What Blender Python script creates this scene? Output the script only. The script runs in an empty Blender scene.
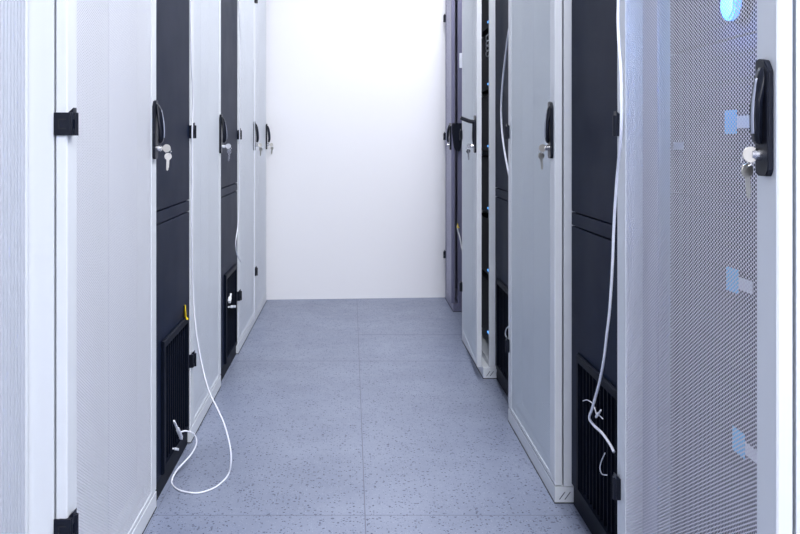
import bpy, bmesh, math, random
from mathutils import Vector, Matrix
random.seed(7)
SC = bpy.context.scene
COL = SC.collection

# ------------------------------------------------------------------ camera
F, CX, CY, HC = 897.0, 351.0, 142.0, 1.064        # focal length in px, vanishing point, eye height
cd = bpy.data.cameras.new('camera'); cam = bpy.data.objects.new('camera', cd); COL.objects.link(cam)
cd.sensor_width = 36.0; cd.lens = 36.0*F/800.0
cd.shift_x = (400-CX)/800.0; cd.shift_y = (CY-267)/800.0
cd.clip_start = 0.02
cam.location = (0, 0, HC); cam.rotation_euler = (math.pi/2, 0, 0)
SC.camera = cam

# ------------------------------------------------------------------ world, lights, exposure
w = bpy.data.worlds.new('world'); SC.world = w; w.use_nodes = True
w.node_tree.nodes['Background'].inputs[0].default_value = (0.75, 0.82, 1, 1)
w.node_tree.nodes['Background'].inputs[1].default_value = 0.3
SC.view_settings.view_transform = 'Standard'
SC.view_settings.look = 'None'
SC.view_settings.gamma = 1.0
SC.view_settings.use_curve_mapping = False
SC.view_settings.exposure = 0.2
ZC = 2.95
LAMPS = [(-1.9, 2.1), (-0.3, 1.5), (1.5, .95), (3.2, .8), (4.9, 0.98)]     # y, strength of the ceiling panels over the aisle
LAMP_W = 34.0; LX = 0.55
for ly, ls in LAMPS:
    ld = bpy.data.lights.new('panel_light', 'AREA'); ld.shape = 'RECTANGLE'
    ld.size = 0.40; ld.size_y = 1.15; ld.energy = LAMP_W*ls; ld.color = (0.955, 0.965, 1.0)
    lo = bpy.data.objects.new('panel_light', ld); COL.objects.link(lo)
    lo.location = (LX, ly, ZC-0.035)

# ------------------------------------------------------------------ materials
def mat(name, col, rough=0.5, metal=0.0, spec=0.5, emit=None, es=0.0, bump=0.0, bscale=400):
    m = bpy.data.materials.new(name); m.use_nodes = True
    nt = m.node_tree; b = nt.nodes['Principled BSDF']
    b.inputs['Base Color'].default_value = (*col, 1); b.inputs['Roughness'].default_value = rough
    b.inputs['Specular Tint'].default_value = ((0.7, .78, 1, 1) if 'slate' in name else (1, 1, 1, 1)); b.inputs['Metallic'].default_value = metal; b.inputs['Specular IOR Level'].default_value = spec
    if emit:
        b.inputs['Emission Color'].default_value = (*emit, 1); b.inputs['Emission Strength'].default_value = es
    tc = nt.nodes.new('ShaderNodeTexCoord'); n = nt.nodes.new('ShaderNodeTexNoise')
    n.inputs['Scale'].default_value = bscale if bump else 6.0
    nt.links.new(tc.outputs['Object'], n.inputs['Vector'])
    if bump:
        bp = nt.nodes.new('ShaderNodeBump'); bp.inputs['Strength'].default_value = bump; bp.inputs['Distance'].default_value = 0.0004
        nt.links.new(n.outputs['Fac'], bp.inputs['Height']); nt.links.new(bp.outputs[0], b.inputs['Normal'])
    else:
        mr = nt.nodes.new('ShaderNodeMapRange'); mr.inputs['To Min'].default_value = max(0.02, rough-0.05); mr.inputs['To Max'].default_value = rough+0.05
        nt.links.new(n.outputs['Fac'], mr.inputs['Value']); nt.links.new(mr.outputs[0], b.inputs['Roughness'])
    return m

M = {}
M['white'] = mat('light_grey_powder_coat', (0.68, 0.71, 0.75), 0.42, bump=0.12)
M['grey_door'] = mat('cool_grey_powder_coat', (0.47, 0.52, 0.59), 0.42, bump=0.12)
M['dark'] = mat('slate_black_satin', (0.006, 0.011, 0.030), 0.42, spec=0.035)
M['dark_frame'] = mat('slate_black_frame', (0.005, 0.007, 0.014), 0.45, spec=0.03)
M['darkgrey'] = mat('dark_grey_satin', (0.16, 0.16, 0.25), 0.35, spec=0.5)
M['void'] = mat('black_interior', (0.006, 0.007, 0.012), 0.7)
M['plastic'] = mat('black_plastic', (0.006, 0.008, 0.016), 0.36, spec=.25)
M['lever_highlight'] = mat('grey_highlight_strip', (0.33, 0.36, 0.46), 0.3)  # grey colour stands in for the highlight on the black lever
M['chrome'] = mat('nickel_plate', (0.72, 0.72, 0.74), 0.22, metal=1.0)
M['brass'] = mat('key_metal', (0.62, 0.60, 0.55), 0.3, metal=1.0)
M['cable'] = mat('white_cable_jacket', (0.82, 0.84, 0.93), 0.35)
M['greycable'] = mat('grey_cable_jacket', (0.4, 0.42, 0.46), 0.4)
M['plug'] = mat('clear_white_plug', (0.85, 0.87, 0.93), 0.2)
M['yellow'] = mat('yellow_tag', (0.85, 0.62, 0.01), 0.4)
M['wall'] = mat('white_wall_paint', (0.86, 0.86, 0.89), 0.7, bump=0.1, bscale=120)
M['ceiling'] = mat('white_ceiling', (0.85, 0.86, 0.88), 0.8, bump=0.1, bscale=200)
M['diffuser'] = mat('lamp_diffuser', (0.9, 0.9, 0.9), 0.5, emit=(0.96, 0.965, 1), es=4.0)
M['inner'] = mat('interior_grey', (0.45, 0.46, 0.56), 0.5)
M['server'] = mat('server_face', (0.03, 0.025, 0.06), 0.5, spec=.2)
M['server_dark'] = mat('server_dark_face', (0.012, 0.013, 0.025), 0.5, spec=.2)
M['sticker_blue'] = mat('blue_sticker', (0.12, 0.62, 0.95), 0.5)
M['sticker_white'] = mat('white_sticker', (0.85, 0.87, 0.92), 0.5)
M['led'] = mat('blue_indicator', (0.1, 0.3, 1), 0.4, emit=(0.10, 0.38, 1.0), es=1.6)
M['slotdark'] = mat('plinth_slot', (0.10, 0.11, 0.14), 0.6)

def perforated(name, col, pitch=0.0066, r=0.0022):
    m = bpy.data.materials.new(name); m.use_nodes = True
    nt = m.node_tree; N = nt.nodes.new; L = nt.links.new
    b = nt.nodes['Principled BSDF']; out = nt.nodes['Material Output']
    b.inputs['Base Color'].default_value = (*col, 1); b.inputs['Roughness'].default_value = 0.42
    tc = N('ShaderNodeTexCoord')
    ww = pitch*math.sqrt(3)
    ds = []
    for off in (0.0, 0.5):
        mul = N('ShaderNodeVectorMath'); mul.operation = 'MULTIPLY_ADD'
        mul.inputs[1].default_value = (0, 1, 1); mul.inputs[2].default_value = (0, off*ww, off*pitch)
        L(tc.outputs['Object'], mul.inputs[0])
        wr = N('ShaderNodeVectorMath'); wr.operation = 'WRAP'
        wr.inputs[1].default_value = (1, ww/2, pitch/2); wr.inputs[2].default_value = (-1, -ww/2, -pitch/2)
        L(mul.outputs[0], wr.inputs[0])
        ln = N('ShaderNodeVectorMath'); ln.operation = 'LENGTH'; L(wr.outputs[0], ln.inputs[0]); ds.append(ln)
    mn = N('ShaderNodeMath'); mn.operation = 'MINIMUM'; L(ds[0].outputs['Value'], mn.inputs[0]); L(ds[1].outputs['Value'], mn.inputs[1])
    lt = N('ShaderNodeMath'); lt.operation = 'LESS_THAN'; lt.inputs[1].default_value = r; L(mn.outputs[0], lt.inputs[0])
    tr = N('ShaderNodeBsdfTransparent'); mx = N('ShaderNodeMixShader')
    L(lt.outputs[0], mx.inputs[0]); L(b.outputs[0], mx.inputs[1]); L(tr.outputs[0], mx.inputs[2]); L(mx.outputs[0], out.inputs['Surface'])
    return m
M['mesh'] = perforated('perforated_steel', (0.66, 0.70, 0.765), r=0.0012)
M['mesh_grey'] = perforated('perforated_steel_dark', (0.30, 0.30, 0.42), r=0.0012)
M['mesh_mid'] = perforated('perforated_steel_mid', (0.62, 0.68, 0.74), r=0.0013)
M['mesh_fine'] = perforated('perforated_steel_fine', (0.72, 0.74, 0.80), r=0.0016)
M['mesh_open'] = perforated('perforated_steel_open', (0.76, 0.75, 0.83), r=0.0024)

def floor_mat():
    m = bpy.data.materials.new('speckled_vinyl_tiles'); m.use_nodes = True
    nt = m.node_tree; N = nt.nodes.new; L = nt.links.new; b = nt.nodes['Principled BSDF']
    geo = N('ShaderNodeNewGeometry'); sep = N('ShaderNodeSeparateXYZ'); L(geo.outputs['Position'], sep.inputs[0])
    base = N('ShaderNodeValToRGB'); nz = N('ShaderNodeTexNoise'); nz.inputs['Scale'].default_value = 3.0; nz.inputs['Detail'].default_value = 6
    L(geo.outputs['Position'], nz.inputs['Vector']); L(nz.outputs['Fac'], base.inputs[0])
    base.color_ramp.elements[0].position = 0.3; base.color_ramp.elements[0].color = (0.165, 0.190, 0.268, 1)
    base.color_ramp.elements[1].position = 0.75; base.color_ramp.elements[1].color = (0.220, 0.248, 0.335, 1)
    col = base.outputs[0]
    def mixc(fac, c):
        nonlocal col
        mx = N('ShaderNodeMix'); mx.data_type = 'RGBA'
        L(fac, mx.inputs[0]); L(col, mx.inputs[6]); mx.inputs[7].default_value = (*c, 1); col = mx.outputs[2]
    def math_(op, a, bb=None, c=None):
        n = N('ShaderNodeMath'); n.operation = op
        for i, v in enumerate((a, bb, c)):
            if v is None: continue
            if isinstance(v, (int, float)): n.inputs[i].default_value = v
            else: L(v, n.inputs[i])
        return n.outputs[0]
    # fine mottling and dark flecks of several sizes
    def flecks(scale, rad, thr, c, strength):
        v = N('ShaderNodeTexVoronoi'); v.inputs['Scale'].default_value = scale; v.inputs['Randomness'].default_value = 1
        wn = N('ShaderNodeTexNoise'); wn.inputs['Scale'].default_value = scale*2.2; L(geo.outputs['Position'], wn.inputs['Vector'])
        add = N('ShaderNodeVectorMath'); add.operation = 'MULTIPLY_ADD'; L(wn.outputs['Color'], add.inputs[0])
        k = 0.55/scale; add.inputs[1].default_value = (k, k, 0); L(geo.outputs['Position'], add.inputs[2])
        L(add.outputs[0], v.inputs['Vector'])
        near = math_('LESS_THAN', v.outputs['Distance'], rad)
        sc = N('ShaderNodeSeparateColor'); L(v.outputs['Color'], sc.inputs[0])
        pick = math_('LESS_THAN', sc.outputs[0], thr)
        mixc(math_('MULTIPLY', math_('MULTIPLY', near, pick), strength), c)
    flecks(240, 0.40, 0.35, (0.15, 0.18, 0.27), 0.5)
    flecks(200, 0.36, 0.22, (0.34, 0.38, 0.48), 0.5)
    flecks(150, 0.30, 0.20, (0.03, 0.04, 0.09), 1.0)
    flecks(105, 0.31, 0.22, (0.03, 0.04, 0.08), 1.0)
    flecks(60, 0.25, 0.24, (0.04, 0.05, 0.10), 0.9)
    # tile joints
    def line(coord, pos, wd, strength, gate=None):
        d = math_('ABSOLUTE', math_('SUBTRACT', coord, pos)); f = math_('MULTIPLY', math_('LESS_THAN', d, wd), strength)
        if gate is not None: f = math_('MULTIPLY', f, gate)
        mixc(f, (0.08, 0.09, 0.14))
    X, Y = sep.outputs[0], sep.outputs[1]
    line(X, 0.040, 0.0016, 0.85); line(X, -0.56, 0.0012, 0.6); line(X, 0.64, 0.0012, 0.6)
    right = math_('GREATER_THAN', X, 0.04)
    line(Y, 2.557, 0.0026, 0.7); line(Y, 4.357, 0.006, 0.6); line(Y, 4.957, 0.007, 0.6, right); line(Y, 3.157, 0.0014, 0.15); line(Y, 3.757, 0.0014, 0.15)
    for yy in (1.957, 1.357, .757, .157, -.443, -1.043, -1.643): line(Y, yy, 0.0015, 0.7)
    L(col, b.inputs['Base Color'])
    b.inputs['Roughness'].default_value = 0.38; b.inputs['Specular IOR Level'].default_value = 0.4
    rn = N('ShaderNodeTexNoise'); rn.inputs['Scale'].default_value = 14; rn.inputs['Detail'].default_value = 5; L(geo.outputs['Position'], rn.inputs['Vector'])
    mr = N('ShaderNodeMapRange'); mr.inputs['To Min'].default_value = 0.30; mr.inputs['To Max'].default_value = 0.46
    L(rn.outputs['Fac'], mr.inputs['Value']); L(mr.outputs[0], b.inputs['Roughness'])
    return m
M['floor'] = floor_mat()

def ribbed_mat():
    m = mat('ribbed_translucent_panel', (0.50, 0.53, 0.60), 0.35, spec=0.4)
    return m
M['ribbed'] = ribbed_mat()

# ------------------------------------------------------------------ mesh helpers
class MB:
    def __init__(s): s.bm = bmesh.new()
    def box(s, x0, x1, y0, y1, z0, z1, bev=0.0):
        b = bmesh.new(); bmesh.ops.create_cube(b, size=1)
        for v in b.verts:
            v.co = Vector(((x0+x1)/2+v.co.x*(x1-x0), (y0+y1)/2+v.co.y*(y1-y0), (z0+z1)/2+v.co.z*(z1-z0)))
        if bev: bmesh.ops.bevel(b, geom=b.edges[:], offset=bev, segments=2, affect='EDGES', profile=0.7)
        s.merge(b); return s
    def merge(s, b, mtx=None):
        if mtx is not None: b.transform(mtx)
        mp = {v: s.bm.verts.new(v.co) for v in b.verts}
        for f in b.faces:
            try: s.bm.faces.new([mp[v] for v in f.verts])
            except ValueError: pass
        b.free()
    def prism(s, pts, axis, a, b_, bev=0.0):
        # polygon of 2-D points extruded along an axis (0 x,1 y,2 z)
        b = bmesh.new()
        def mk(p, t):
            c = list(p); c.insert(axis, t); return b.verts.new(c)
        lo = [mk(p, a) for p in pts]; hi = [mk(p, b_) for p in pts]
        b.faces.new(lo); b.faces.new(hi[::-1]); n = len(pts)
        for i in range(n): b.faces.new((lo[i], lo[(i+1) % n], hi[(i+1) % n], hi[i]))
        if bev: bmesh.ops.bevel(b, geom=b.edges[:], offset=bev, segments=2, affect='EDGES')
        s.merge(b); return s
    def cyl(s, c, axis, r, h, seg=20, bev=0.0):
        b = bmesh.new(); bmesh.ops.create_cone(b, cap_ends=True, segments=seg, radius1=r, radius2=r, depth=h)
        if bev:
            es = [e for e in b.edges if abs(e.verts[0].co.z-e.verts[1].co.z) < 1e-6]
            bmesh.ops.bevel(b, geom=es, offset=bev, segments=2, affect='EDGES')
        R = {0: Matrix.Rotation(math.pi/2, 4, 'Y'), 1: Matrix.Rotation(math.pi/2, 4, 'X'), 2: Matrix.Identity(4)}[axis]
        s.merge(b, Matrix.Translation(c) @ R); return s
    def tube(s, pts, r, seg=8, smooth=6, flat=None):
        P = [Vector(p) for p in pts]
        if smooth and len(P) > 2:
            Q = []
            for i in range(len(P)-1):
                p0 = P[max(i-1, 0)]; p1 = P[i]; p2 = P[i+1]; p3 = P[min(i+2, len(P)-1)]
                for k in range(smooth):
                    t = k/smooth
                    Q.append(0.5*((2*p1)+(p2-p0)*t+(2*p0-5*p1+4*p2-p3)*t*t+(3*p1-p0-3*p2+p3)*t*t*t))
            Q.append(P[-1]); P = Q
        n = len(P); rings = []; up = None
        for i in range(n):
            t = (P[min(i+1, n-1)]-P[max(i-1, 0)]).normalized()
            if up is None:
                up = Vector((0, 0, 1)) if abs(t.z) < 0.9 else Vector((1, 0, 0))
            a = up-t*up.dot(t)
            a.normalize(); bb = t.cross(a); up = a
            ra, rb = (flat if flat else (r, r))
            rings.append([s.bm.verts.new(P[i]+a*ra*math.cos(2*math.pi*k/seg)+bb*rb*math.sin(2*math.pi*k/seg)) for k in range(seg)])
        for i in range(n-1):
            for k in range(seg):
                s.bm.faces.new((rings[i][k], rings[i][(k+1) % seg], rings[i+1][(k+1) % seg], rings[i+1][k]))
        s.bm.faces.new(rings[0][::-1]); s.bm.faces.new(rings[-1]); return s
    def frame(s, u0, u1, y0, y1, z0, z1, my0, my1, mz0, mz1, bev=0.003):
        # a rectangular ring in the y-z plane, thick from u0 to u1, with the outer edges eased
        b = bmesh.new()
        def ring(u, a, c, d, e): return [b.verts.new((u, a, d)), b.verts.new((u, c, d)), b.verts.new((u, c, e)), b.verts.new((u, a, e))]
        o = ring(u0, y0+bev, y1-bev, z0+bev, z1-bev); o2 = ring(u0+bev, y0, y1, z0, z1); o3 = ring(u1, y0, y1, z0, z1)
        i = ring(u0, y0+my0, y1-my1, z0+mz0, z1-mz1); i3 = ring(u1, y0+my0, y1-my1, z0+mz0, z1-mz1)
        for A, B in ((i, o), (o, o2), (o2, o3), (o3, i3), (i3, i)):
            for k in range(4): b.faces.new((A[k], A[(k+1) % 4], B[(k+1) % 4], B[k]))
        s.merge(b); return s
    def build(s, name, material, parent=None, sign=1, smooth=False, loc=None):
        if sign < 0: bmesh.ops.scale(s.bm, vec=(-1, 1, 1), verts=s.bm.verts[:])
        bmesh.ops.recalc_face_normals(s.bm, faces=s.bm.faces[:])
        me = bpy.data.meshes.new(name); s.bm.to_mesh(me); s.bm.free()
        me.materials.append(material)
        if smooth:
            for p in me.polygons: p.use_smooth = True
        o = bpy.data.objects.new(name, me); COL.objects.link(o)
        if parent is not None: o.parent = parent
        if loc: o.location = loc
        return o

def tag(o, label=None, cat=None, group=None, kind=None):
    if label: o['label'] = label
    if cat: o['category'] = cat
    if group: o['group'] = group
    if kind: o['kind'] = kind
    return o
def empty(name, loc, rz=0.0):
    o = bpy.data.objects.new(name, None); COL.objects.link(o); o.location = loc; o.rotation_euler = (0, 0, rz)
    o.empty_display_size = 0.1
    return o
def at(px, py, X):                       # the point on the plane x = X seen at a pixel of the photograph
    Y = X*F/(px-CX); return Vector((X, Y, HC-(py-CY)*Y/F))
def at_d(px, py, Y): return Vector(((px-CX)*Y/F, Y, HC-(py-CY)*Y/F))

# ------------------------------------------------------------------ the room
def struct(name, mb, m): return tag(mb.build(name, m), kind='structure')
RX = 2.6; YB = -2.6
struct('floor', MB().box(-RX, RX, YB, 6.5, -0.08, 0), M['floor'])
struct('ceiling', MB().box(-RX, RX, YB, 6.5, ZC, ZC+0.1), M['ceiling'])
y_l, y_r = 6.05-0.09*2.03/1.2, 6.14+0.09*1.97/1.2
struct('wall_back', MB().prism([(-RX, y_l), (RX, y_r), (RX, 6.55), (-RX, 6.55)], 2, 0, ZC), M['wall'])
struct('wall_left', MB().box(-RX-0.1, -RX, YB, 6.5, 0, ZC), M['wall'])
struct('wall_right', MB().box(RX, RX+0.1, YB, 6.5, 0, ZC), M['wall'])
struct('wall_front', MB().box(-RX, RX, YB-0.1, YB, 0, ZC), M['wall'])
for i, (ly, ls) in enumerate(LAMPS):
    t = empty('ceiling_lamp', (LX, ly, ZC))
    place = ['first behind the viewpoint', 'nearest over the front racks', 'third along the aisle', 'fourth along the aisle', 'last before the end wall'][i]
    tag(t, 'flush white rectangular ceiling lamp panel, ' + place, 'lamp', 'ceiling lamps over the aisle')
    MB().frame(0, 0.03, -0.6, 0.6, -0.22, 0.22, .02, .02, .02, .02).build('lamp_frame', M['white'], t).rotation_euler = (0, math.pi/2, 0)
    MB().box(-0.20, 0.20, -0.58, 0.58, -0.02, -0.005).build('diffuser', M['diffuser'], t)

# ------------------------------------------------------------------ white perforated rack
RH = 2.2
HANDLE_Z, HINGES = 1.10, (0.29, 1.10, 1.90)
def hinge(parent, y, z, sgn, sign, w=0.034, h=0.046, full=True):
    # sgn: direction along y towards the free side of the rack edge (the leaf wraps round the door edge)
    m = MB()
    m.box(-0.010, 0.016, min(y, y+sgn*w*-1), max(y, y+sgn*w*-1), z-h/2, z+h/2, 0.002)     # leaf on the door face
    m.box(-0.008, 0.026, min(y, y+sgn*0.004), max(y, y+sgn*0.004), z-h/2, z+h/2, 0.002)   # leaf round the edge
    m.cyl((-0.010, y-sgn*w*0.75, z), 2, 0.006, h, 14)
    m.prism([(0.002, z+h/2-.001), (-0.010, z+h/2+0.010), (-0.010, z+h/2-.001)], 1, y-sgn*w, y-sgn*w*0.3)
    o = m.build('hinge', M['plastic'], parent, sign)
    m = MB(); ys = sorted((y+sgn*.0036, y+sgn*.0046))
    m.box(.001, .016, *ys, z+h*.17, z+h*.23); m.box(.001, .016, *ys, z-h*.23, z-h*.17); m.box(.0145, .017, *ys, z-h*.23, z+h*.23)
    m.build('hinge_groove', M['void'], parent, sign)
    m = MB(); m.box(-0.0115, -0.0095, min(y-sgn*w*.62, y-sgn*w*.2), max(y-sgn*w*.62, y-sgn*w*.2), z-h*.2, z+h*.2, .0005)
    m.build('hinge_pin_cover', M['dark_frame'], parent, sign)
    return o

def handle(parent, y, z, sign, open_lever=False, ks=1.0, wd=0.040, L=0.17):
    m = MB()
    h = L/2; a = wd/2
    m.prism([(y-a, z-h+.008), (y-a+.006, z-h), (y+a-.006, z-h), (y+a, z-h+.008), (y+a, z+h-.004), (y+a-.008, z+h), (y-a+.012, z+h-.004), (y-a, z+h-.02)], 0, -0.009, 0.001, 0.0015)
    m.build('handle_plate', M['plastic'], parent, sign)
    m = MB()
    if open_lever:
        m.tube([(-0.004, y, z-.06), (-0.011, y, z-.02), (-0.010, y, z+.03), (-0.010, y, z+.06)], 0.006, 10, 4, flat=(0.007, 0.010))
        m.tube([(-0.006, y, z+.055), (-0.028, y, z+.058), (-0.05, y, z+.066), (-0.070, y, z+.074)], 0.008, 10, 4, flat=(0.009, 0.012))
        m.build('handle_lever', M['plastic'], parent, sign, True)
    else:
        m.prism([(-.008*ks, z+h-.010), (-.016*ks, z+h-.016), (-.024*ks, z+h-.034), (-.029*ks, z+.022), (-.0305*ks, z), (-.030*ks, z-.020), (-.026*ks, z-.036), (-.018*ks, z-.041), (-.014*ks, z-.036), (-.016*ks, z-.01), (-.0155*ks, z+.02), (-.008*ks, z+h-.034)], 1, y-.010, y+.010, .0022)
        m.build('handle_lever', M['plastic'], parent, sign, True)
        m = MB(); m.tube([(-0.0215*ks, y, z+h-.030), (-0.0285*ks, y, z+.022), (-0.0305*ks, y, z-.002), (-0.0298*ks, y, z-.024)], 0.003, 8, 6, flat=(0.0016, 0.0045))
        m.build('highlight_strip', M['lever_highlight'], parent, sign, True)  # lever highlight put in as a thin grey strip
    m = MB(); m.cyl((-0.013, y+.002, z-.054), 0, 0.0095, 0.014, 20, 0.001)
    m.cyl((-0.021, y+.002, z-.054), 0, 0.0075, 0.004, 20)
    m.build('lock_cylinder', M['chrome'], parent, sign)

def key_mesh(c, drop, tilt=0.0):
    # a flat key: round bow and blade with teeth, hanging down, thin along y
    b = MB(); c = Vector(c)
    ring = [(0.0105*math.cos(a), 0.0105*math.sin(a)) for a in [i*math.pi/9 for i in range(18)]]
    q = MB(); q.prism(ring, 1, -0.0011, 0.0011, 0.0004)
    q.prism([(-0.0042, -0.008), (0.0042, -0.008), (0.0042, -0.032), (0.0022, -0.034), (0.0036, -0.0365), (0.0016, -0.039), (0.0, -0.0415), (-0.003, -0.038)], 1, -0.0009, 0.0009)
    q.prism([(0.002*math.cos(a), 0.006+0.002*math.sin(a)) for a in [i*math.pi/5 for i in range(10)]], 1, -0.0013, 0.0013)
    q.bm.transform(Matrix.Translation(c) @ Matrix.Rotation(tilt, 4, 'Y') @ Matrix.Rotation(0.35, 4, 'Z'))
    return q
def keys(x, y, z, label, scale=1.0, sign=1, metal='brass'):
    # at the lock face; one key in the lock, one on the ring below
    t = empty('key_pair', (x, y, z)); tag(t, label, 'keys', 'keys in the rack door locks')
    m = MB(); m.cyl((-0.012*sign, 0, 0), 1, 0.0115, 0.0024, 20, .0006); m.box(-0.006, 0.006, -0.001, .001, -0.003, .003)
    m.build('key', M[metal], t)
    m = MB(); pts = [(-0.016*sign+0.008*math.cos(a), 0.0025, -0.009+0.008*math.sin(a)) for a in [i*math.pi/8 for i in range(17)]]
    m.tube(pts, 0.0009, 6, 2); m.build('key_ring', M['chrome'], t, 1, True)
    key_mesh((-0.0155*sign, 0.003, -0.0235), 0, -0.06*sign).build('key', M[metal], t)
    t.scale = (scale,)*3
    return t

def rack(side, xf, y0, y1, label, knob_at, open_deg=0.0, mesh='mesh', paint='white', flange=(0.03, 0.03), my=(0.062, 0.062), lever=False, ks=1.0, hz=HINGES, hf=1.0):
    """side -1 left, +1 right of the aisle; xf distance of the door face from the axis; knob_at 'near'/'far' edge."""
    L = y1-y0
    t = empty('server_rack', (side*xf, y0, 0)); tag(t, label, 'server rack', 'perforated server racks along the aisle')
    T, P = 0.0225, M[paint]
    b = MB(); u0 = T+0.004; D = 0.98; e = 0.025
    b.box(u0, D, 0, e, 0.05, RH, 0.0015); b.box(u0, D, L-e, L, 0.05, RH, 0.0015)
    b.box(u0, D, e, L-e, RH-0.03, RH); b.box(u0, D, e, L-e, 0.05, 0.075); b.box(D-.01, D, e, L-e, .075, RH-.03)
    b.build('body', P, t, side)
    fl = MB()
    fl.box(0.05, 0.053, e, flange[0]+e, 0.075, RH-.03); fl.box(0.05, 0.053, L-e-flange[1], L-e, 0.075, RH-.03)
    fl.build('mounting_post', M['inner'], t, side)
    pl = MB().box(0.0, D, 0.0, L, 0.0, 0.049, 0.001).build('plinth', P, t, side)
    MB().box(-0.0012, D-.01, -.0008, L+.0008, 0.0, 0.0035).build('base_shade_strip', M['void'], pl, side)  # thin black strip stands in for contact shade along the plinth foot
    sl = MB()
    for k in range(2):
        uu = 0.012+0.016*k
        sl.prism([(uu, 0.012), (uu+.003, 0.012), (uu+.019, 0.034), (uu+.016, 0.034)], 1, -0.0006, 0.0004)
    sl.build('plinth_slot', M['slotdark'], pl, side)
    # door, hinged at the edge opposite the handle
    hy = L if knob_at == 'near' else 0.0
    door = MB()
    z0, z1 = 0.053, RH-0.004
    yy0, yy1 = -hy+0.001, -hy+L-0.001
    door.frame(0, T-.001, yy0, yy1, z0, z1, my[0], my[1], 0.014, 0.075, 0.0025)
    d = door.build('door', P, t, side, loc=(0, hy, 0))
    d.rotation_euler = (0, 0, math.radians(open_deg)*side*(-1 if knob_at == 'near' else 1))
    q = MB()
    for u in (0.0016,):
        b = bmesh.new(); vs = [b.verts.new(c) for c in ((u, yy0+my[0]-.004, z0+.010), (u, yy1-my[1]+.004, z0+.010), (u, yy1-my[1]+.004, z1-.07), (u, yy0+my[0]-.004, z1-.07))]
        b.faces.new(vs); q.merge(b)
    mp = q.build('perforated_panel', M[mesh], d, side)
    sg = 1 if knob_at == 'near' else -1
    for zz in hz:
        hinge(d, 0.0, zz, sg, side, w=0.030*hf)
    ky = yy0+(0.030 if y0 < 2 else .036) if knob_at == 'near' else yy1-0.036
    if knob_at == 'near' and hf != 1.0: ky = yy0+.03
    handle(d, ky, HANDLE_Z, side, lever, ks*(1.3 if paint == 'darkgrey' else 1), .075 if paint == 'darkgrey' else .040)
    return t, d

XL, XR = -0.566, 0.600
rack(-1, .566, 1.788, 2.610, 'light grey perforated server rack nearest on the left, its lower and middle hinges showing', 'far', flange=(0.03, 0.30), mesh='mesh_fine')
rack(-1, .566, 3.168, 3.905, 'light grey perforated server rack on the left between the two black cooling units', 'far', flange=(.2, .2))
rack(-1, .566, 4.500, 5.258, 'light grey perforated server rack on the left just beyond the second black cooling unit', 'far', flange=(.2, .2))
rack(-1, .566, 5.268, 6.00, 'light grey perforated server rack at the far left end against the white wall', 'far', flange=(.2, .2), hz=(.30, 1.905))
rack(1, .600, 1.262, 2.024, 'large light grey perforated server rack nearest on the right, blue stickers inside', 'near', ks=.7, flange=(0.03, 0.095), mesh='mesh_open')
rack(1, .600, 2.640, 3.424, 'light grey perforated server rack in the middle of the right row, door shut', 'near', ks=.7, mesh='mesh_mid', flange=(.2, .2))
rack(1, .595, 4.030, 4.810, 'light grey server rack on the right with its door slightly ajar and handle lifted', 'near', ks=.7, open_deg=2.2, mesh='mesh_mid', lever=True, flange=(.03, .03))
rk, dr = rack(1, .642, 5.62, 6.10, 'dark grey narrow server rack at the far right end by the white wall', 'near', ks=.7, open_deg=1.6, paint='darkgrey', mesh='mesh_grey', flange=(.03, .1), hz=(.30, 1.10, 1.90))

q = MB(); q.prism([(-.010, 1.182), (.052, 1.182), (.054, 1.10), (.045, 1.03), (.034, 1.005), (.016, 1.005), (.002, 1.03), (-.010, 1.12)], 1, -.014, -.002, .002)
q.build('latch_cover', M['plastic'], rk, 1)
# ------------------------------------------------------------------ black cooling units
def cooler(side, xf, y0, y1, label, gy0, gy1, bars=11):
    """gy0, gy1: extent of the bottom grille along y."""
    L = y1-y0; g0, g1 = gy0-y0, gy1-y0
    t = empty('cooling_unit', (side*xf, y0, 0)); tag(t, label, 'cooling unit', 'black in-row cooling units')
    MB().box(0.012, 0.98, 0, L, 0.0, RH, 0.002).build('body', M['dark_frame'], t, side)
    MB().box(0, 0.011, .003, L-.003, 0.862, RH-.004, 0.0015).build('upper_panel', M['dark'], t, side)
    st = MB().box(0.0, 0.011, .003, L-.003, 0.822, 0.858, 0.0015).build('middle_strip', M['dark'], t, side)
    pn = MB().frame(0, 0.011, .003, L-.003, 0.062, 0.818, g0-.003, L-.003-g1, 0.015, 0.365, .0012).build('lower_panel', M['dark'], t, side)
    fr = MB().frame(-0.010, 0.004, g0-.012, g1+.012, 0.066, 0.466, .022, .022, .022, .022, .004).build('grille_frame', M['dark_frame'], pn, side)
    MB().box(0.0105, 0.0118, g0, g1, .078, .452).build('grille_backing', M['void'], pn, side)
    b = MB(); n = bars; st_ = (g1-g0-.02)/n
    for k in range(n+1):
        yy = g0+.01+k*st_
        b.box(-0.004, 0.010, yy-.0028, yy+.0028, .086, .446, .0008)
    b.build('grille_slats', M['dark_frame'], pn, side)
    MB().box(0.006, 0.05, .003, L-.003, 0.0, .058, .002).build('kick_plate', M['dark_frame'], t, side)
    return t
cooler(-1, .5695, 2.616, 3.162, 'black cooling unit in the left row nearest the viewer, yellow tag above its grille', 2.70, 3.09)
cooler(-1, .5695, 3.911, 4.494, 'black cooling unit second in the left row, white plugs at its grille', 4.04, 4.40)
cooler(1, .647, 2.030, 2.634, 'black cooling unit nearest on the right with a long white cable before it', 2.14, 2.53)
cooler(1, .647, 3.430, 4.024, 'black cooling unit on the right between the two light grey racks, mostly hidden', 3.52, 3.93)
cooler(1, .700, 4.816, 5.614, 'black cooling unit on the right hidden beyond the rack that stands ajar', 4.95, 5.5)

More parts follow.
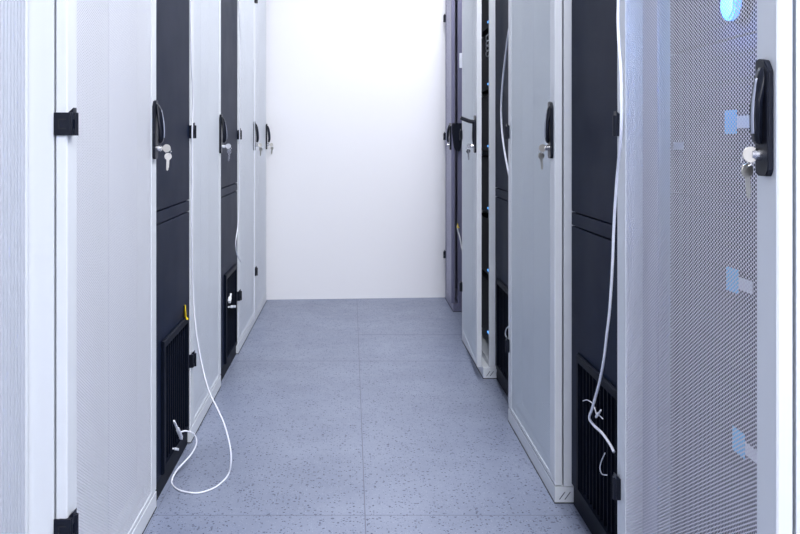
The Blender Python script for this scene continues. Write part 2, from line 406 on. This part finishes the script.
# pale ribbed cabinet at the left picture edge
t = empty('ribbed_cabinet', (-0.642, 0.9, 0)); tag(t, 'pale cabinet with a vertically ribbed front at the left picture edge', 'cabinet')
MB().box(0.02, .9, 0, .884, 0, RH, .002).build('body', M['white'], t, -1)
b = bmesh.new(); n = 50; prof = []
for k in range(n):                                   # square flutes: a wide rib, then a narrow groove
    ya = 0.008+k*0.86/n; ww = 0.86/n
    prof += [(0.001, ya), (0.001, ya+ww*.62), (0.009, ya+ww*.68), (0.009, ya+ww*.94)]
prof.append((0.001, 0.868))
lo = [b.verts.new((u, y, 0.06)) for u, y in prof]; hi = [b.verts.new((u, y, RH-.02)) for u, y in prof]
for k in range(len(prof)-1): b.faces.new((lo[k], lo[k+1], hi[k+1], hi[k]))
e0 = [b.verts.new((0.019, prof[-1][1], z)) for z in (0.06, RH-.02)]; e1 = [b.verts.new((0.019, prof[0][1], z)) for z in (0.06, RH-.02)]
b.faces.new((lo[-1], e0[0], e0[1], hi[-1])); b.faces.new((lo[0], hi[0], e1[1], e1[0]))
q = MB(); q.merge(b); q.build('ribbed_front', M['ribbed'], t, -1)
MB().box(-0.0, .02, 0.871, .884, .0, RH, .0015).build('edge_trim', M['white'], t, -1)

# ------------------------------------------------------------------ servers inside the near right rack, seen through its mesh
def device(x, y0, y1, z0, z1, label, sticker=True, led=False, grp='devices inside the near right rack', m='server', ports=6):
    t = empty('server', (x, y0, z0)); tag(t, label, 'server', grp)
    L, H = y1-y0, z1-z0
    MB().box(0, .6, 0, L, 0, H, .003).build('chassis', M[m], t)
    b = MB()
    for k in range(ports):
        zz = .03+k*(H-.06)/max(1, ports-1)
        b.box(-.003, .0, .05, L-.16, zz-.004, zz+.004)
    b.build('vent_row', M['server_dark'], t)
    for yy in (.02,):
        MB().tube([(0, yy, H*.3), (-.02, yy, H*.33), (-.02, yy, H*.67), (0, yy, H*.7)], .004, 8, 4).build('pull_handle', M['server_dark'], t, 1, True)
    return t
ZS = (0.190, 0.495, 0.800, 1.105, 1.410)
NM = ('bottom', 'second from bottom', 'middle', 'second from top', 'top')
for i, z in enumerate(ZS):
    dv = device(.71, 1.29, 1.995, max(.08, z-.1505), z+.1505, 'grey server chassis inside the near right rack, %s of the stack' % NM[i])
SY = 1.70
for (px, py) in ((731, 122), (733, 280), (739, 442)):
    c = at(px, py, .705)
    j = ZS.index(min(ZS, key=lambda q: abs(q-c.z)))
    words = {122: 'top', 280: 'middle', 442: 'bottom'}[py]
    tag(MB().box(.7035, .7045, c.y-.026, c.y+.026, c.z-.022, c.z+.022).build('blue_sticker', M['sticker_blue']),
        'square blue sticker seen through the near right mesh door, %s of the three' % words, 'sticker', 'blue stickers inside the near right rack')
    tag(MB().box(.7025, .7033, c.y-.085, c.y-.030, c.z-.012, c.z+.010).build('white_label', M['sticker_white']),
        'small white label beside the %s blue sticker behind the mesh' % words, 'label', 'white labels beside the blue stickers')
c = at(679, 146, .705)
tag(MB().box(.7035, .7045, c.y-.03, c.y+.03, c.z-.008, c.z+.008).build('white_label', M['sticker_white']), 'small white label behind the mesh, left of the top blue sticker', 'label')
c = at(731, 4, .685)
bl = empty('indicator_lamp', c); tag(bl, 'round blue glowing indicator lamp behind the mesh of the near right rack', 'lamp')
MB().cyl((0, 0, 0), 0, .030, .016, 28, .004).build('lamp_lens', M['led'], bl)
MB().cyl((.0125, 0, 0), 0, .036, .010, 28, .002).build('lamp_bezel', M['server_dark'], bl)
ld = bpy.data.lights.new('indicator_glow', 'POINT'); ld.energy = 1.8; ld.color = (.1, .4, 1); ld.shadow_soft_size = .03
lo = bpy.data.objects.new('indicator_glow', ld); COL.objects.link(lo); lo.location = c+Vector((-.04, 0, 0))

# servers with small blue lights inside the rack that stands ajar
for i, z in enumerate((.12, .42, .72, 1.02, 1.32, 1.62)):
    t = empty('server', (.665, 4.08, z)); tag(t, 'black server with a blue light inside the rack left ajar, %s from the floor' % ('first', 'second', 'third', 'fourth', 'fifth', 'sixth')[i], 'server', 'servers inside the rack that stands ajar')
    MB().box(0, .6, 0, .68, 0, .27, .003).build('chassis', M['server_dark'], t)
    MB().box(-.004, 0, .23, .27, .02, .029).build('status_light', M['led'], t)
for k, (py, ex) in enumerate(((36, 0), (42, 0), (46, .01), (52, .01))):
    y = 4.22; z = HC-(py-CY)*y/F
    tag(MB().tube([(.660, y+.02, z), (.650, y-.01, z+.006), (.632, y-.03, z-.004), (.645, y+.05, z-.016), (.660, y+.08, z-.01)], .0022, 8, 5).build('patch_cable', M['cable'], None, 1, True),
        'short white patch cable looping in the gap of the ajar door, %s of four' % ('top', 'second', 'third', 'lowest')[k], 'cable', 'patch cables in the ajar rack')

# ------------------------------------------------------------------ keys in the locks
LZ = HANDLE_Z-.054
keys(-.566+.025, 2.574, LZ, 'silver keys hanging from the lock of the nearest left rack', sign=-1)
t = keys(-.566+.025, 3.869, LZ, 'pale key sticking out of the lock of the rack between the coolers', sign=-1, metal='chrome')
keys(-.566+.025, 5.220, LZ, 'small keys in the lock of the rack beyond the second left cooler', sign=-1)
keys(-.566+.025, 5.962, LZ, 'small dark keys in the lock at the far left end by the wall', sign=-1)
keys(.600-.013, 1.291, LZ, 'large silver keys on a ring in the lock of the near right rack', sign=1)
keys(.600-.016, 2.678, LZ, 'silver keys in the lock of the middle right rack', sign=1)
keys(.567-.020, 4.065, LZ, 'white headed key with a small dark key on the ajar right door', sign=1, metal='chrome')

# ------------------------------------------------------------------ cables
def cable(pts, label, r=.0026, group='loose white network cables', m='cable', name='network_cable'):
    return tag(MB().tube(pts, r, 10, 6).build(name, M[m], None, 1, True), label, 'cable', group)
P = []
for px, py in ((191, -60), (190.6, 0), (191.4, 60), (193, 100), (192.2, 130), (192, 180), (191.6, 210), (192, 245), (193, 290)):
    P.append(at(px, py, -.548))
for px, py, D in ((196, 330, 3.08), (202, 365, 3.05), (209, 391, 3.0), (218, 410, 2.95), (224.5, 425, 2.92), (230, 446, 2.88), (231, 462, 2.86)):
    P.append(at_d(px, py, D))
def fl(px, py, h=.0035):
    Y = F*(HC-h)/(py-CY); return Vector(((px-CX)*Y/F, Y, h))
P += [fl(228, 475), fl(218, 485.5), fl(208, 490.5), fl(197, 493), fl(186, 492), fl(177, 489), at_d(171.6, 482, 2.81), at_d(177, 470, 2.865), at_d(190.6, 455, 2.95), at_d(196.5, 443, 2.98), at_d(194, 434, 2.98), at_d(186, 431, 2.96), at_d(181, 432, 2.95)]
cable(P, 'long white network cable hanging by the left rack and looping on the floor')
def plug(a, b, label, r=.005):
    a, b = Vector(a), Vector(b); d = (b-a)
    q = MB(); L = d.length
    q.box(-r, r, -r*.8, r*.8, 0, L*.55, r*.2); q.box(-r*.6, r*.6, -r*.5, r*.5, L*.5, L, r*.15); q.box(-r*.3, r*.3, -r*1.2, -r*.7, L*.1, L*.6)
    o = q.build('cable_plug', M['plug']); o.location = a; o.rotation_mode = 'QUATERNION'; o.rotation_quaternion = d.to_track_quat('Z', 'X')
    return tag(o, label, 'plug', 'loose white plugs at the cooler grilles')
plug(at(181.5, 438, -.553), at(174, 421, -.553), 'long white plug caught in the nearest left cooler grille', .0055)
plug(at(178, 449.5, -.554), at(173, 448.5, -.554), 'tiny white plug low on the nearest left cooler grille', .004)
plug(at(229.5, 302, -.552), at(231, 294, -.552), 'upright white plug at the second left cooler grille', .007)
plug(at(235, 306.5, -.552), at(228.5, 307, -.552), 'flat white plug under the upright one at the second left cooler', .006)
cable([at(px, py, -.553) for px, py in ((238.6, -30), (238.6, 0), (240.4, 40), (240, 70), (239.5, 110), (239.6, 160), (239, 200), (238, 224), (235.8, 241), (236.6, 253), (241, 262))],
      'thin white cable down the edge of the second left cooler', .0024)
cable([at(px, py, -.558) for px, py in ((254.6, 60), (254.6, 120), (254.4, 200), (254.4, 270), (254.2, 300), (254.2, 320))], 'thin white cable between the last two left racks down to the floor', .0022)
P = []
for px, py, X in ((618.4, -60, .590), (618.2, 0, .588), (617.9, 20, .587), (618.9, 44, .585), (620.6, 67, .582), (621.4, 101, .578), (620.9, 135, .578), (618.5, 162, .584), (616.8, 180, .588), (614, 224, .593), (612.5, 264, .596), (609.8, 308, .60), (606.4, 338, .603), (603.6, 361, .606), (599, 384, .611), (592.3, 408, .618), (589.4, 418, .620), (594, 425.5, .624), (602, 433, .628), (609.8, 444, .632), (614, 452, .633)):
    P.append(at(px, py, X))
cable(P, 'thick white cable hanging beside the near right rack and bending at the grille', .0034)
cable([at(px, py, .632) for px, py in ((583, 401), (587, 400), (592, 403), (595, 409), (596.5, 414), (600, 416), (603, 419))], 'short thin white cable curling at the top of the right grille', .0013)
plug(at(596, 417, .630), at(601, 410, .630), 'small white plug on the right cooler grille', .003)
cable([at(px, py, .632) for px, py in ((605, 453), (601.5, 461), (600, 468), (602, 474), (607, 475))], 'short curved white cable end low on the right grille', .0014)
cable([at(px, py, .622) for px, py in ((513, 10), (508.6, 32), (505, 60), (502, 90), (501.2, 115), (503.2, 142), (508.5, 172), (513, 190))], 'thin white cable bowing in front of the second right cooler', .0040)
cable([at(px, py, .628) for px, py in ((509, 326), (506.3, 329), (505.5, 334), (507, 338), (510, 339))], 'tiny white cable loop low by the second right cooler', .002)
cable([at(px, py, .655) for px, py in ((457, 226), (458, 231), (460, 238), (462, 250))], 'grey cable hanging in the gap at the far right', .004, m='greycable')

# small tags
def ytag(c, h, wd, label):
    q = MB(); q.prism([(-wd*.5, 0), (wd*.5, 0), (wd*.12, h), (-wd*.12, h)], 0, 0, .0025, .0006)
    q.prism([(-wd*.5, 0), (wd*.5, 0), (wd*.45, .006), (-wd*.45, .006)], 0, .0, .008, .0006)
    o = q.build('yellow_tag', M['yellow']); o.location = c; o.rotation_euler = (0, 0, .5)
    return tag(o, label, 'tag', 'yellow tags')
ytag(at(184.6, 319, -.568), .048, .034, 'yellow pointed tag above the grille of the nearest left cooler')
ytag(at(457.5, 228, .650), .028, .02, 'tiny yellow tag on the dark rack at the far right')
c = at_d(461.3, 60.5, 4.80)
tag(MB().box(c.x-.011, c.x+.011, c.y-.004, c.y, c.z-.040, c.z+.040, .003).build('white_label_holder', M['plug'], None), 'small white holder at the far edge of the ajar rack door', 'holder')
